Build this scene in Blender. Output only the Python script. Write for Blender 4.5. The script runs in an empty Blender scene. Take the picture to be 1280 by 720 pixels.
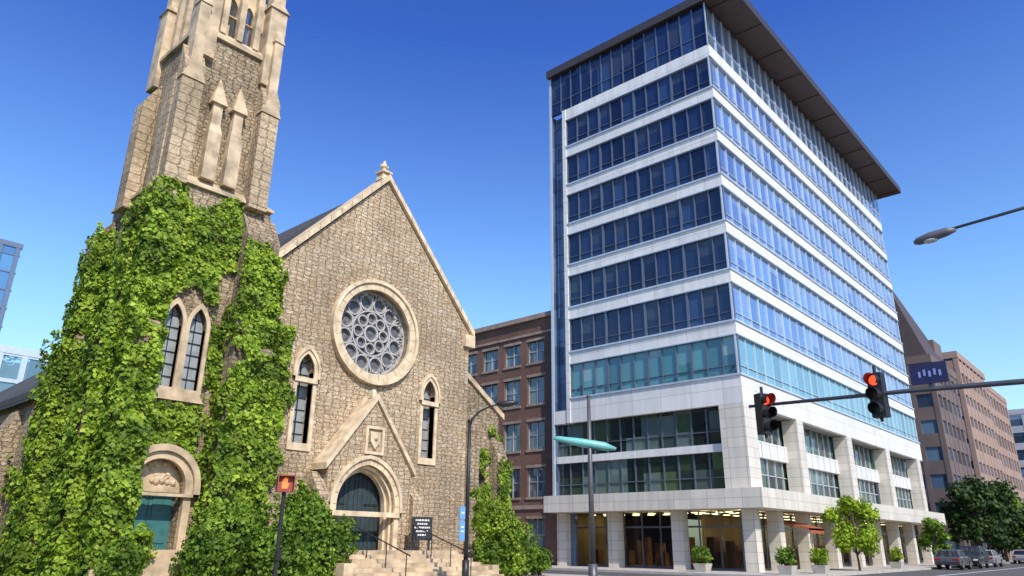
import bpy, bmesh, random
import numpy as np
from math import *
from mathutils import Vector, Matrix, noise
random.seed(7); rng=np.random.default_rng(7)
S=bpy.context.scene
S.view_settings.view_transform='Standard'; S.view_settings.look='None'; S.view_settings.exposure=0
# ------------------------------------------------------------------ materials
def newmat(name):
    m=bpy.data.materials.new(name); m.use_nodes=True
    nt=m.node_tree; p=nt.nodes['Principled BSDF']
    return m,nt,p
def N(nt,t,**k):
    n=nt.nodes.new(t)
    for a,b in k.items(): setattr(n,a,b)
    return n
def ramp(nt,fac,stops):
    r=N(nt,'ShaderNodeValToRGB'); e=r.color_ramp.elements
    while len(e)<len(stops): e.new(.5)
    for el,(p,c) in zip(e,stops):
        el.position=p; el.color=(*c,1) if len(c)==3 else c
    nt.links.new(fac,r.inputs[0]); return r.outputs[0]
def mixc(nt,f,a,b,mode='MIX'):
    m=N(nt,'ShaderNodeMix',data_type='RGBA',blend_type=mode)
    for i,v in ((0,f),(6,a),(7,b)):
        if hasattr(v,'is_output'): nt.links.new(v,m.inputs[i])
        elif i==0: m.inputs[0].default_value=v
        else: m.inputs[i].default_value=(*v,1)
    return m.outputs[2]
def bump(nt,p,h,strength,dist):
    b=N(nt,'ShaderNodeBump'); b.inputs['Strength'].default_value=strength; b.inputs['Distance'].default_value=dist
    nt.links.new(h,b.inputs['Height']); nt.links.new(b.outputs[0],p.inputs['Normal']); return b
def simple(name,c,rough=.6,var=.12,scale=3,metal=0,bmp=0):
    m,nt,p=newmat(name)
    tc=N(nt,'ShaderNodeTexCoord'); n=N(nt,'ShaderNodeTexNoise'); n.inputs['Scale'].default_value=scale; n.inputs['Detail'].default_value=6
    nt.links.new(tc.outputs['Object'],n.inputs['Vector'])
    a=tuple(max(0,x*(1-var)) for x in c); b=tuple(min(1,x*(1+var)) for x in c)
    nt.links.new(ramp(nt,n.outputs[0],[(.3,a),(.7,b)]),p.inputs['Base Color'])
    p.inputs['Roughness'].default_value=rough; p.inputs['Metallic'].default_value=metal
    if bmp: bump(nt,p,n.outputs[0],bmp,.02)
    return m
def emis(name,c,s,base=(.02,.02,.02)):
    m,nt,p=newmat(name); p.inputs['Base Color'].default_value=(*base,1)
    p.inputs['Emission Color'].default_value=(*c,1); p.inputs['Emission Strength'].default_value=s; return m
def rubble(name,cols,cm,sx=2.3,sy=4.3,rnd=.62,bd=.05,stain=.3,joint=.035):
    """irregular coursed rock-faced stone: stretched Voronoi cells"""
    m,nt,p=newmat(name); L=nt.links
    uv=N(nt,'ShaderNodeUVMap'); uv.uv_map='UVMap'
    mp=N(nt,'ShaderNodeMapping'); mp.inputs['Scale'].default_value=(sx,sy,1); L.new(uv.outputs[0],mp.inputs[0])
    n0=N(nt,'ShaderNodeTexNoise'); n0.inputs['Scale'].default_value=1.2; n0.inputs['Detail'].default_value=2; L.new(mp.outputs[0],n0.inputs['Vector'])
    sub=N(nt,'ShaderNodeVectorMath',operation='SUBTRACT'); L.new(n0.outputs['Color'],sub.inputs[0]); sub.inputs[1].default_value=(.5,.5,.5)
    ml=N(nt,'ShaderNodeVectorMath',operation='MULTIPLY'); L.new(sub.outputs[0],ml.inputs[0]); ml.inputs[1].default_value=(.45,.14,0)
    ad=N(nt,'ShaderNodeVectorMath',operation='ADD'); L.new(mp.outputs[0],ad.inputs[0]); L.new(ml.outputs[0],ad.inputs[1])
    v1=N(nt,'ShaderNodeTexVoronoi',feature='F1',distance='CHEBYCHEV',voronoi_dimensions='2D'); v1.inputs['Scale'].default_value=1; v1.inputs['Randomness'].default_value=rnd
    v2=N(nt,'ShaderNodeTexVoronoi',feature='F2',distance='CHEBYCHEV',voronoi_dimensions='2D'); v2.inputs['Scale'].default_value=1; v2.inputs['Randomness'].default_value=rnd
    L.new(ad.outputs[0],v1.inputs['Vector']); L.new(ad.outputs[0],v2.inputs['Vector'])
    df=N(nt,'ShaderNodeMath',operation='SUBTRACT'); L.new(v2.outputs['Distance'],df.inputs[0]); L.new(v1.outputs['Distance'],df.inputs[1])
    edge=ramp(nt,df.outputs[0],[(joint*.5,(0,0,0)),(joint*3.5,(1,1,1))])
    sep=N(nt,'ShaderNodeSeparateColor'); L.new(v1.outputs['Color'],sep.inputs[0])
    st=[(i/max(1,len(cols)-1),c) for i,c in enumerate(cols)]
    cc=ramp(nt,sep.outputs[0],st)
    n1=N(nt,'ShaderNodeTexNoise'); n1.inputs['Scale'].default_value=.3; n1.inputs['Detail'].default_value=8; L.new(uv.outputs[0],n1.inputs['Vector'])
    n2=N(nt,'ShaderNodeTexNoise'); n2.inputs['Scale'].default_value=7; n2.inputs['Detail'].default_value=9; n2.inputs['Roughness'].default_value=.68; L.new(uv.outputs[0],n2.inputs['Vector'])
    c=mixc(nt,edge,cm,cc)
    c=mixc(nt,1.0,c,ramp(nt,n1.outputs[0],[(.34,(1-stain,1-stain*1.0,1-stain*1.02)),(.62,(1.0,1.0,1.0))]),'MULTIPLY')
    c=mixc(nt,.9,c,ramp(nt,n2.outputs[0],[(.34,(.52,.47,.42)),(.58,(1.12,1.12,1.12))]),'MULTIPLY')
    L.new(c,p.inputs['Base Color']); p.inputs['Roughness'].default_value=.9
    h1=N(nt,'ShaderNodeMath',operation='MULTIPLY_ADD'); L.new(n2.outputs[0],h1.inputs[0]); h1.inputs[1].default_value=2.6; L.new(edge,h1.inputs[2])
    h2=N(nt,'ShaderNodeMath',operation='MULTIPLY_ADD'); L.new(sep.outputs[1],h2.inputs[0]); h2.inputs[1].default_value=.8; L.new(h1.outputs[0],h2.inputs[2])
    bump(nt,p,h2.outputs[0],1.0,bd); return m
def masonry(name,c1,c2,cm,bw,bh,mortar=.02,bd=.06,stain=.35):
    m,nt,p=newmat(name); L=nt.links
    uv=N(nt,'ShaderNodeUVMap'); uv.uv_map='UVMap'
    br=N(nt,'ShaderNodeTexBrick'); L.new(uv.outputs[0],br.inputs['Vector'])
    br.inputs['Scale'].default_value=1; br.inputs['Brick Width'].default_value=bw; br.inputs['Row Height'].default_value=bh
    br.inputs['Mortar Size'].default_value=mortar; br.inputs['Mortar Smooth'].default_value=.4
    br.inputs['Color1'].default_value=(*c1,1); br.inputs['Color2'].default_value=(*c2,1); br.inputs['Mortar'].default_value=(*cm,1)
    n1=N(nt,'ShaderNodeTexNoise'); n1.inputs['Scale'].default_value=.35; n1.inputs['Detail'].default_value=8; L.new(uv.outputs[0],n1.inputs['Vector'])
    s1=ramp(nt,n1.outputs[0],[(.3,(1-stain,)*3),(.65,(1.0,1.0,1.0))])
    L.new(mixc(nt,1.0,br.outputs['Color'],s1,'MULTIPLY'),p.inputs['Base Color']); p.inputs['Roughness'].default_value=.9
    inv=N(nt,'ShaderNodeMath',operation='SUBTRACT'); inv.inputs[0].default_value=1; L.new(br.outputs['Fac'],inv.inputs[1])
    bump(nt,p,inv.outputs[0],1.0,bd); return m
def panelmat(name,c,bw,bh,joint=.012,rough=.55,dirt=.16):
    m,nt,p=newmat(name); L=nt.links
    uv=N(nt,'ShaderNodeUVMap'); uv.uv_map='UVMap'
    br=N(nt,'ShaderNodeTexBrick'); L.new(uv.outputs[0],br.inputs['Vector']); br.offset=0
    br.inputs['Scale'].default_value=1; br.inputs['Brick Width'].default_value=bw; br.inputs['Row Height'].default_value=bh
    br.inputs['Mortar Size'].default_value=joint; br.inputs['Mortar Smooth'].default_value=.1
    br.inputs['Color1'].default_value=(*c,1); br.inputs['Color2'].default_value=(*[x*.88 for x in c],1); br.inputs['Mortar'].default_value=(*[x*.4 for x in c],1)
    n1=N(nt,'ShaderNodeTexNoise'); n1.inputs['Scale'].default_value=.6; n1.inputs['Detail'].default_value=9
    mp=N(nt,'ShaderNodeMapping'); mp.inputs['Scale'].default_value=(3,.25,1); L.new(uv.outputs[0],mp.inputs[0]); L.new(mp.outputs[0],n1.inputs['Vector'])
    s1=ramp(nt,n1.outputs[0],[(.3,(1-dirt,)*3),(.6,(1.0,1.0,1.0))])
    L.new(mixc(nt,1.0,br.outputs['Color'],s1,'MULTIPLY'),p.inputs['Base Color']); p.inputs['Roughness'].default_value=rough
    return m
def glassmat(name,cols,pw,ph,ior=1.8,rough=.03,metal=0,wob=.03,off=(0,0),blind=None):
    m,nt,p=newmat(name); L=nt.links
    uv=N(nt,'ShaderNodeUVMap'); uv.uv_map='UVMap'
    so_=N(nt,'ShaderNodeVectorMath',operation='SUBTRACT'); L.new(uv.outputs[0],so_.inputs[0]); so_.inputs[1].default_value=(off[0],off[1],0)
    dv=N(nt,'ShaderNodeVectorMath',operation='DIVIDE'); L.new(so_.outputs[0],dv.inputs[0]); dv.inputs[1].default_value=(pw,ph,1)
    fl=N(nt,'ShaderNodeVectorMath',operation='FLOOR'); L.new(dv.outputs[0],fl.inputs[0])
    wn=N(nt,'ShaderNodeTexWhiteNoise',noise_dimensions='3D'); L.new(fl.outputs[0],wn.inputs['Vector'])
    st=[(i/max(1,len(cols)-1)*.95,c) for i,c in enumerate(cols)]
    col=ramp(nt,wn.outputs['Value'],st)
    if blind:   # roller blinds pulled down to different heights behind some panes
        fr_=N(nt,'ShaderNodeVectorMath',operation='FRACTION'); L.new(dv.outputs[0],fr_.inputs[0])
        sy=N(nt,'ShaderNodeSeparateXYZ'); L.new(fr_.outputs[0],sy.inputs[0])
        sc_=N(nt,'ShaderNodeSeparateColor'); L.new(wn.outputs['Color'],sc_.inputs[0])
        th=N(nt,'ShaderNodeMath',operation='MULTIPLY_ADD'); L.new(sc_.outputs[1],th.inputs[0]); th.inputs[1].default_value=.75; th.inputs[2].default_value=.30
        gt_=N(nt,'ShaderNodeMath',operation='GREATER_THAN'); L.new(sy.outputs[1],gt_.inputs[0]); L.new(th.outputs[0],gt_.inputs[1])
        col=mixc(nt,gt_.outputs[0],col,blind)
    L.new(col,p.inputs['Base Color'])
    p.inputs['Roughness'].default_value=rough; p.inputs['IOR'].default_value=ior; p.inputs['Metallic'].default_value=metal
    n=N(nt,'ShaderNodeTexNoise'); n.inputs['Scale'].default_value=.9; L.new(uv.outputs[0],n.inputs['Vector'])
    b=bump(nt,p,n.outputs[0],.5,wob)
    sb=N(nt,'ShaderNodeVectorMath',operation='SUBTRACT'); L.new(wn.outputs['Color'],sb.inputs[0]); sb.inputs[1].default_value=(.5,.5,.5)
    sc=N(nt,'ShaderNodeVectorMath',operation='SCALE'); L.new(sb.outputs[0],sc.inputs[0]); sc.inputs['Scale'].default_value=.035
    ad=N(nt,'ShaderNodeVectorMath',operation='ADD'); L.new(b.outputs[0],ad.inputs[0]); L.new(sc.outputs[0],ad.inputs[1])
    nm=N(nt,'ShaderNodeVectorMath',operation='NORMALIZE'); L.new(ad.outputs[0],nm.inputs[0]); L.new(nm.outputs[0],p.inputs['Normal'])
    return m
def clearglass(name,tint=(.8,.85,.82),tr=.6):
    m,nt,p=newmat(name); L=nt.links
    p.inputs['Base Color'].default_value=(.01,.015,.02,1); p.inputs['Roughness'].default_value=.02; p.inputs['IOR'].default_value=1.6
    t=N(nt,'ShaderNodeBsdfTransparent'); t.inputs[0].default_value=(*tint,1)
    mx=N(nt,'ShaderNodeMixShader'); mx.inputs[0].default_value=tr
    L.new(p.outputs[0],mx.inputs[1]); L.new(t.outputs[0],mx.inputs[2]); L.new(mx.outputs[0],nt.nodes['Material Output'].inputs[0]); return m
def leafmat(name,ca,cb,cc):
    m,nt,p=newmat(name); L=nt.links
    g=N(nt,'ShaderNodeNewGeometry'); tc=N(nt,'ShaderNodeTexCoord')
    n=N(nt,'ShaderNodeTexNoise'); n.inputs['Scale'].default_value=.9; n.inputs['Detail'].default_value=4; L.new(tc.outputs['Object'],n.inputs['Vector'])
    c1=ramp(nt,g.outputs['Random Per Island'],[(0,ca),(.55,cb),(1,cc)])
    c2=ramp(nt,n.outputs[0],[(.36,(.42,.48,.42)),(.6,(1.15,1.12,1.0))])
    c=mixc(nt,1.0,c1,c2,'MULTIPLY'); L.new(c,p.inputs['Base Color']); p.inputs['Roughness'].default_value=.6
    p.inputs['Specular IOR Level'].default_value=.3
    t=N(nt,'ShaderNodeBsdfTranslucent'); L.new(c,t.inputs[0])
    mx=N(nt,'ShaderNodeMixShader'); mx.inputs[0].default_value=.3
    L.new(p.outputs[0],mx.inputs[1]); L.new(t.outputs[0],mx.inputs[2]); L.new(mx.outputs[0],nt.nodes['Material Output'].inputs[0]); return m

M_stone=rubble('rock_faced_sandstone',[(.60,.44,.27),(.70,.54,.35),(.63,.46,.28),(.76,.61,.42),(.56,.41,.26)],(.43,.32,.21),2.9,5.6,.5,bd=.06,joint=.028)
M_stone_dk=rubble('tower_sandstone',[(.48,.36,.22),(.60,.46,.30),(.42,.31,.19),(.66,.52,.35)],(.28,.21,.14),3.0,5.8,.6,bd=.06,stain=.5)
M_trim=simple('dressed_sandstone',(.63,.49,.32),.85,.28,2.5,bmp=.6)
M_trim_dk=simple('weathered_sandstone',(.50,.38,.245),.85,.42,1.6,bmp=.8)
M_slate=masonry('slate_roofing',(.10,.095,.09),(.07,.07,.07),(.03,.03,.03),.35,.25,bd=.02)
M_tracery=simple('grey_tracery',(.38,.36,.34),.8,.2,4)
M_leaded=glassmat('leaded_glass',[(.07,.07,.08),(.15,.15,.15),(.10,.10,.11)],.16,.16,1.35,.35)
M_paleglass=glassmat('pale_leaded_glass',[(.22,.24,.25),(.32,.34,.34),(.26,.28,.28)],.2,.2,1.5,.25)
M_teal=simple('teal_painted_door',(.04,.15,.15),.45,.2,4)
M_darkdoor=simple('dark_door_paint',(.025,.045,.05),.7,.25,4)
M_white=panelmat('white_precast',(.80,.78,.74),2.3,1.02)
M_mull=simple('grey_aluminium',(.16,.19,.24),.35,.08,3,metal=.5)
M_cream=panelmat('limestone_cladding',(.74,.68,.58),1.15,.62)
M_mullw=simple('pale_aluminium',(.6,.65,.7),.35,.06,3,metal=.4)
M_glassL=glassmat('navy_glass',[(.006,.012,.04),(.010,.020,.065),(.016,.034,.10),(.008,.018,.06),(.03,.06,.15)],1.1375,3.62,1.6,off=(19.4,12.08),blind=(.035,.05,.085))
M_glassR=glassmat('sky_painted_glass',[(.24,.36,.58),(.36,.50,.74),(.46,.62,.85),(.30,.42,.66)],1.44,3.62,1.8,metal=.75,off=(44,12.08),blind=(.50,.60,.74))  # low-sky reflection on this face put into the lighter base colours
M_glassN=glassmat('notch_glass',[(.06,.10,.18),(.12,.18,.28),(.18,.26,.38)],1.4,1.5,1.7,metal=.3)
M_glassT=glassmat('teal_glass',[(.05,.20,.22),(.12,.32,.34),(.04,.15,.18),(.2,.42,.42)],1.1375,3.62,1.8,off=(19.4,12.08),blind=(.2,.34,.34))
M_glassTR=glassmat('sky_painted_teal_glass',[(.24,.45,.50),(.34,.6,.64),(.18,.38,.45)],1.44,3.62,1.8,metal=.6,off=(44,12.08))  # paler copy of the teal glass, sky reflection painted into its colours
M_glassD=glassmat('dark_green_glass',[(.008,.014,.014),(.02,.035,.03),(.07,.12,.05),(.012,.02,.02),(.14,.2,.18),(.01,.02,.02)],1.3,1.25,1.7)
M_shop=clearglass('shop_glass')
M_brown=simple('brown_roof_soffit',(.075,.042,.028),.6,.2,1.5)
M_brick=masonry('brown_brick',(.24,.12,.08),(.16,.08,.055),(.18,.14,.12),.24,.08,mortar=.008,bd=.01)
M_brickR=masonry('red_brick',(.34,.13,.08),(.25,.10,.06),(.2,.17,.15),.24,.08,mortar=.008,bd=.01)
M_black=simple('black_metal',(.02,.02,.022),.45,.1,3)
M_steel=simple('galvanised_steel',(.11,.11,.115),.45,.15,5,metal=.4)
M_asphalt=simple('asphalt',(.085,.08,.075),.9,.25,1.2,bmp=.3)
M_conc=panelmat('pavement_concrete',(.52,.47,.40),1.5,1.5,.01,.9,.2)
M_curb=simple('kerb_concrete',(.45,.42,.37),.9,.15,2)
M_paint=simple('road_paint_white',(.75,.75,.73),.7,.1,6)
M_paintY=simple('road_paint_yellow',(.7,.5,.08),.7,.1,6)
M_grass=simple('lawn',(.05,.09,.02),.95,.4,6,bmp=.6)
M_bark=simple('bark',(.10,.075,.055),.9,.3,8,bmp=.6)
M_ivy=leafmat('ivy_leaves',(.11,.20,.012),(.26,.39,.03),(.42,.54,.07))
M_bush=leafmat('shrub_leaves',(.08,.17,.015),(.18,.30,.03),(.29,.42,.05))
M_lime=leafmat('lime_tree_leaves',(.20,.32,.02),(.34,.48,.03),(.46,.58,.06))
M_dkleaf=leafmat('dark_tree_leaves',(.02,.05,.012),(.045,.09,.02),(.09,.15,.03))
# ------------------------------------------------------------------ geometry
def empty(name,loc=(0,0,0)):
    e=bpy.data.objects.new(name,None); e.location=loc; S.collection.objects.link(e); e.empty_display_size=.5; return e
class Geo:
    def __init__(s): s.v=[]; s.f=[]
    def add(s,vs,fs):
        o=len(s.v); s.v+= [tuple(p) for p in vs]; s.f+=[tuple(i+o for i in f) for f in fs]; return s
    def box(s,x0,x1,y0,y1,z0,z1):
        return s.add([(x0,y0,z0),(x1,y0,z0),(x1,y1,z0),(x0,y1,z0),(x0,y0,z1),(x1,y0,z1),(x1,y1,z1),(x0,y1,z1)],
          [(0,3,2,1),(4,5,6,7),(0,1,5,4),(1,2,6,5),(2,3,7,6),(3,0,4,7)])
    def frus(s,a,z0,b,z1):
        (x0,x1,y0,y1),(u0,u1,v0,v1)=a,b
        return s.add([(x0,y0,z0),(x1,y0,z0),(x1,y1,z0),(x0,y1,z0),(u0,v0,z1),(u1,v0,z1),(u1,v1,z1),(u0,v1,z1)],
          [(0,3,2,1),(4,5,6,7),(0,1,5,4),(1,2,6,5),(2,3,7,6),(3,0,4,7)])
    def prism(s,pts,d0,d1,axis='y'):
        n=len(pts)
        if axis=='y': a=[(p[0],d0,p[1]) for p in pts]+[(p[0],d1,p[1]) for p in pts]
        elif axis=='x': a=[(d0,p[0],p[1]) for p in pts]+[(d1,p[0],p[1]) for p in pts]
        else: a=[(p[0],p[1],d0) for p in pts]+[(p[0],p[1],d1) for p in pts]
        return s.add(a,[tuple(range(n)),tuple(range(2*n-1,n-1,-1))]+[(i,i+n,(i+1)%n+n,(i+1)%n) for i in range(n)])
    def tube(s,pts,rad,n=10):
        pts=[Vector(p) for p in pts]; o=len(s.v)
        for i,p in enumerate(pts):
            d=(pts[min(i+1,len(pts)-1)]-pts[max(i-1,0)]).normalized()
            a=d.cross(Vector((0.3,.9,.1)))
            if a.length<.1: a=d.cross(Vector((1,0,0)))
            a.normalize(); b=d.cross(a); r=rad[i] if isinstance(rad,(list,tuple)) else rad
            for k in range(n):
                t=2*pi*k/n; s.v.append(tuple(p+(a*cos(t)+b*sin(t))*r))
        for i in range(len(pts)-1):
            for k in range(n):
                s.f.append((o+i*n+k,o+i*n+(k+1)%n,o+(i+1)*n+(k+1)%n,o+(i+1)*n+k))
        s.f.append(tuple(o+k for k in range(n))); s.f.append(tuple(o+(len(pts)-1)*n+k for k in range(n)))
        return s
    def ball(s,c,r,n=10,m=6,sz=(1,1,1)):
        o=len(s.v)
        for j in range(m+1):
            ph=pi*j/m
            for k in range(n): s.v.append((c[0]+r*sz[0]*sin(ph)*cos(2*pi*k/n),c[1]+r*sz[1]*sin(ph)*sin(2*pi*k/n),c[2]+r*sz[2]*cos(ph)))
        for j in range(m):
            for k in range(n): s.f.append((o+j*n+k,o+j*n+(k+1)%n,o+(j+1)*n+(k+1)%n,o+(j+1)*n+k))
        return s
    def sheet(s,outline,holes,pos,thick,axis='y'):
        cu=bpy.data.curves.new('t','CURVE'); cu.dimensions='2D'; cu.fill_mode='BOTH'; cu.extrude=thick/2
        for pl in [outline]+holes:
            sp=cu.splines.new('POLY'); sp.points.add(len(pl)-1)
            for i,p in enumerate(pl): sp.points[i].co=(p[0],p[1],0,1)
            sp.use_cyclic_u=True
        ob=bpy.data.objects.new('t',cu); S.collection.objects.link(ob)
        dg=bpy.context.evaluated_depsgraph_get(); me=bpy.data.meshes.new_from_object(ob.evaluated_get(dg))
        if axis=='y': vs=[(v.co.x,pos+thick/2-v.co.z,v.co.y) for v in me.vertices]
        else: vs=[(pos+thick/2+v.co.z,v.co.x,v.co.y) for v in me.vertices]
        s.add(vs,[tuple(p.vertices) for p in me.polygons])
        bpy.data.objects.remove(ob); bpy.data.curves.remove(cu); bpy.data.meshes.remove(me); return s
    def obj(s,name,mat,parent=None,smooth=False,bevel=0,loc=None):
        me=bpy.data.meshes.new(name); me.from_pydata(s.v,[],s.f); me.validate()
        bm=bmesh.new(); bm.from_mesh(me); bmesh.ops.recalc_face_normals(bm,faces=bm.faces); bm.to_mesh(me); bm.free()
        uv=me.uv_layers.new(name='UVMap')
        for p in me.polygons:
            n=p.normal
            for li in p.loop_indices:
                c=me.vertices[me.loops[li].vertex_index].co
                if abs(n.z)>.8: u=(c.x,c.y)
                elif abs(n.x)>abs(n.y): u=(c.y,c.z)
                else: u=(c.x,c.z)
                uv.data[li].uv=u
            p.use_smooth=smooth
        me.materials.append(mat); ob=bpy.data.objects.new(name,me); S.collection.objects.link(ob)
        if parent: ob.parent=parent
        if loc: ob.location=loc
        if bevel:
            b=ob.modifiers.new('b','BEVEL'); b.width=bevel; b.segments=2; b.limit_method='ANGLE'
        return ob
def circ(cx,cz,r,n=48): return [(cx+r*cos(2*pi*i/n),cz+r*sin(2*pi*i/n)) for i in range(n)]
def rarch(cx,w,z0,zs,n=16): return [(cx-w/2,z0),(cx+w/2,z0)]+[(cx+w/2*cos(pi*i/n),zs+w/2*sin(pi*i/n)) for i in range(n+1)]
def parch(cx,w,z0,zs,h,n=8):
    R=(h*h+w*w/4)/w; a=acos((R-w/2)/R); c=cx+w/2-R
    r=[(c+R*cos(a*i/n),zs+R*sin(a*i/n)) for i in range(n+1)]
    l=[(2*cx-x,z) for x,z in r[:-1]][::-1]
    return [(cx-w/2,z0),(cx+w/2,z0)]+r+l
def darch(w,z0): return parch(19.65,w,z0,3.0,w*.56,12)
def rect(x0,x1,z0,z1): return [(x0,z0),(x1,z0),(x1,z1),(x0,z1)]
def leaves(name,P,Nn,size,mat,parent=None,tilt=.7,aspect=1.0):
    P=np.asarray(P,float); Nn=np.asarray(Nn,float); n=len(P)
    Nn=Nn+rng.normal(0,tilt,(n,3)); Nn/=np.linalg.norm(Nn,axis=1)[:,None]
    r=rng.normal(0,1,(n,3)); a=np.cross(Nn,r); a/=np.linalg.norm(a,axis=1)[:,None]; b=np.cross(Nn,a)
    s=(size*rng.uniform(.6,1.25,n))[:,None]
    V=np.stack([P-a*s*.5*aspect, P-b*s*.5+a*s*.08, P+a*s*.5*aspect+Nn*s*.12, P+b*s*.5+a*s*.08],1).reshape(-1,3)
    me=bpy.data.meshes.new(name); me.vertices.add(4*n); me.vertices.foreach_set('co',V.ravel())
    me.loops.add(4*n); me.loops.foreach_set('vertex_index',np.arange(4*n,dtype=np.int32))
    me.polygons.add(n); me.polygons.foreach_set('loop_start',np.arange(0,4*n,4,dtype=np.int32)); me.polygons.foreach_set('loop_total',np.full(n,4,dtype=np.int32))
    me.update(calc_edges=True); me.materials.append(mat)
    ob=bpy.data.objects.new(name,me); S.collection.objects.link(ob)
    if parent: ob.parent=parent
    return ob
# ------------------------------------------------------------------ camera / world / sun
cam=bpy.data.cameras.new('camera'); co=bpy.data.objects.new('camera',cam); S.collection.objects.link(co)
pit,yaw,rol=radians(19.40),radians(41.64),radians(.57)
fw=Vector((cos(pit)*cos(yaw),cos(pit)*sin(yaw),sin(pit))); r=Vector((sin(yaw),-cos(yaw),0)); u=r.cross(fw)
r2=r*cos(rol)+u*sin(rol); u2=-r*sin(rol)+u*cos(rol)
co.matrix_world=Matrix(((r2.x,u2.x,-fw.x,0),(r2.y,u2.y,-fw.y,0),(r2.z,u2.z,-fw.z,1.6),(0,0,0,1)))
cam.sensor_width=36; cam.lens=36*907.3/1280; cam.clip_end=6000; S.camera=co
el=radians(43); sd=Vector((-.36,-.93,0)).normalized()
sv=Vector((sd.x*cos(el),sd.y*cos(el),sin(el)))
W=bpy.data.worlds.new('World'); S.world=W; W.use_nodes=True; nt=W.node_tree
bg=nt.nodes['Background']; sky=N(nt,'ShaderNodeTexSky',sky_type='NISHITA'); sky.sun_disc=False
sky.sun_elevation=el; sky.sun_rotation=atan2(sd.x,sd.y); sky.air_density=1.1; sky.dust_density=.8; sky.ozone_density=2.0
tc=N(nt,'ShaderNodeTexCoord'); sx=N(nt,'ShaderNodeSeparateXYZ'); nt.links.new(tc.outputs['Generated'],sx.inputs[0])
deep=ramp(nt,sx.outputs[2],[(0.0,(.90,.95,.96)),(.30,(.60,.82,1.04)),(.62,(.20,.38,.86)),(1.0,(.14,.27,.66))])
tint=mixc(nt,1.0,sky.outputs[0],deep,'MULTIPLY')
br_=N(nt,'ShaderNodeVectorMath',operation='SCALE'); br_.inputs['Scale'].default_value=1.75; nt.links.new(tint,br_.inputs[0])
nt.links.new(br_.outputs[0],bg.inputs[0]); bg.inputs[1].default_value=.14
sl=bpy.data.lights.new('sun','SUN'); sl.energy=5.0; sl.angle=radians(.5); sl.color=(1,.93,.80)
so=bpy.data.objects.new('sun',sl); S.collection.objects.link(so); so.rotation_euler=sv.to_track_quat('Z','Y').to_euler()
# ------------------------------------------------------------------ ground
Geo().add([(-3000,-3000,-.02),(3000,-3000,-.02),(3000,3000,-.02),(-3000,3000,-.02)],[(0,1,2,3)]).obj('ground',simple('city_ground',(.16,.155,.14),.95,.3,.05))
KY=15.7
Geo().add([(-300,.5,0),(500,.5,0),(500,KY,0),(-300,KY,0)],[(0,1,2,3)]).obj('main_road',M_asphalt)
Geo().add([(32,KY,0),(40,KY,0),(40,400,0),(32,400,0)],[(0,1,2,3)]).obj('side_road',M_asphalt)
Geo().add([(92,KY,0),(101,KY,0),(101,400,0),(92,400,0)],[(0,1,2,3)]).obj('side_road.001',M_asphalt)
g=Geo()
for a,b,c,d in ((-300,31.8,KY+.2,25),(29.9,31.8,25,400),(40.2,91.8,KY+.2,400),(101.2,500,KY+.2,60)): g.box(a,b,c,d,-.1,.13)
g.box(-300,500,-8,.3,-.1,.13)
g.obj('pavement',M_conc)
g=Geo()
for a,b in ((-300,31.8),(40.2,91.8),(101.2,500)): g.box(a,b,KY,KY+.2,-.1,.135)
for x in (31.8,40,91.8,101): g.box(x,x+.2,KY+.2,400,-.1,.135)
g.box(-300,500,.3,.5,-.1,.135); g.obj('kerb',M_curb)
g=Geo()
for i in range(8): g.box(32.4+i*.95,32.85+i*.95,16.2,19.2,.001,.005)
for i in range(14): g.box(26.5,29.5,1.0+i*1.03,1.45+i*1.03,.001,.005)
g.box(-100,26,7.6,7.72,.001,.005); g.box(42,400,3.9,4.02,.001,.005); g.box(42,400,11.8,11.92,.001,.005)
g.obj('road_marking',M_paint)
g=Geo(); g.box(42,400,7.7,7.8,.001,.005); g.box(42,400,7.95,8.05,.001,.005); g.obj('road_marking.001',M_paintY)
# ------------------------------------------------------------------ church
CH=empty('stone_church')
GX0,GX1,GY=14.2,26.4,26.5; GC=20.3; EZ,PZ=12.1,18.7; RZ=10.85
g=Geo(); holes=[circ(GC-.1,RZ,2.02,56),parch(16.75,.78,5.4,8.4,.75),parch(23.75,.78,5.4,8.4,.75),rarch(19.65,2.7,1.2,3.1)]
g.sheet([(GX0,0),(GX1,0),(GX1,EZ),(GC,PZ),(GX0,EZ)],holes,GY,.8)
g.box(GX1-.8,GX1-.002,GY+.8,GY+24,0,EZ-.3)
g.obj('gable_wall',M_stone,CH)
g=Geo()
g.sheet(circ(GC-.1,RZ,2.4,56),[circ(GC-.1,RZ,2.02,56)],GY-.16,.5)
g.sheet(circ(GC-.1,RZ,2.5,56),[circ(GC-.1,RZ,2.34,56)],GY-.26,.3)
for cx in (16.75,23.75):
    g.sheet(parch(cx,1.12,5.1,8.4,.98),[parch(cx,.78,5.4,8.4,.75)],GY-.07,.4)
    g.sheet(parch(cx,1.3,8.1,8.4,1.12),[parch(cx,1.1,7.9,8.4,.94)],GY-.14,.3)
for sx_ in (-1,1):
    xe=GC+sx_*(6.1+.25); ze=EZ-.15
    a=(xe,ze);b=(GC,PZ+.1)
    g.prism([a,(xe,ze+.34),(GC,PZ+.42),b] if sx_<0 else [a,b,(GC,PZ+.42),(xe,ze+.34)],GY-.18,GY+.95)
    g.box(min(xe,xe-sx_*.7),max(xe,xe-sx_*.7),GY-.22,GY+.9,EZ-.75,EZ-.1)
g.frus((GC-.28,GC+.28,GY+.1,GY+.66),PZ+.2,(GC-.2,GC+.2,GY+.18,GY+.58),PZ+.6)
g.box(GC-.3,GC+.3,GY+.05,GY+.7,PZ+.6,PZ+.72)
g.tube([(GC,GY+.38,PZ+.7),(GC,GY+.38,PZ+1.35)],[.11,.07],8)
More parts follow.
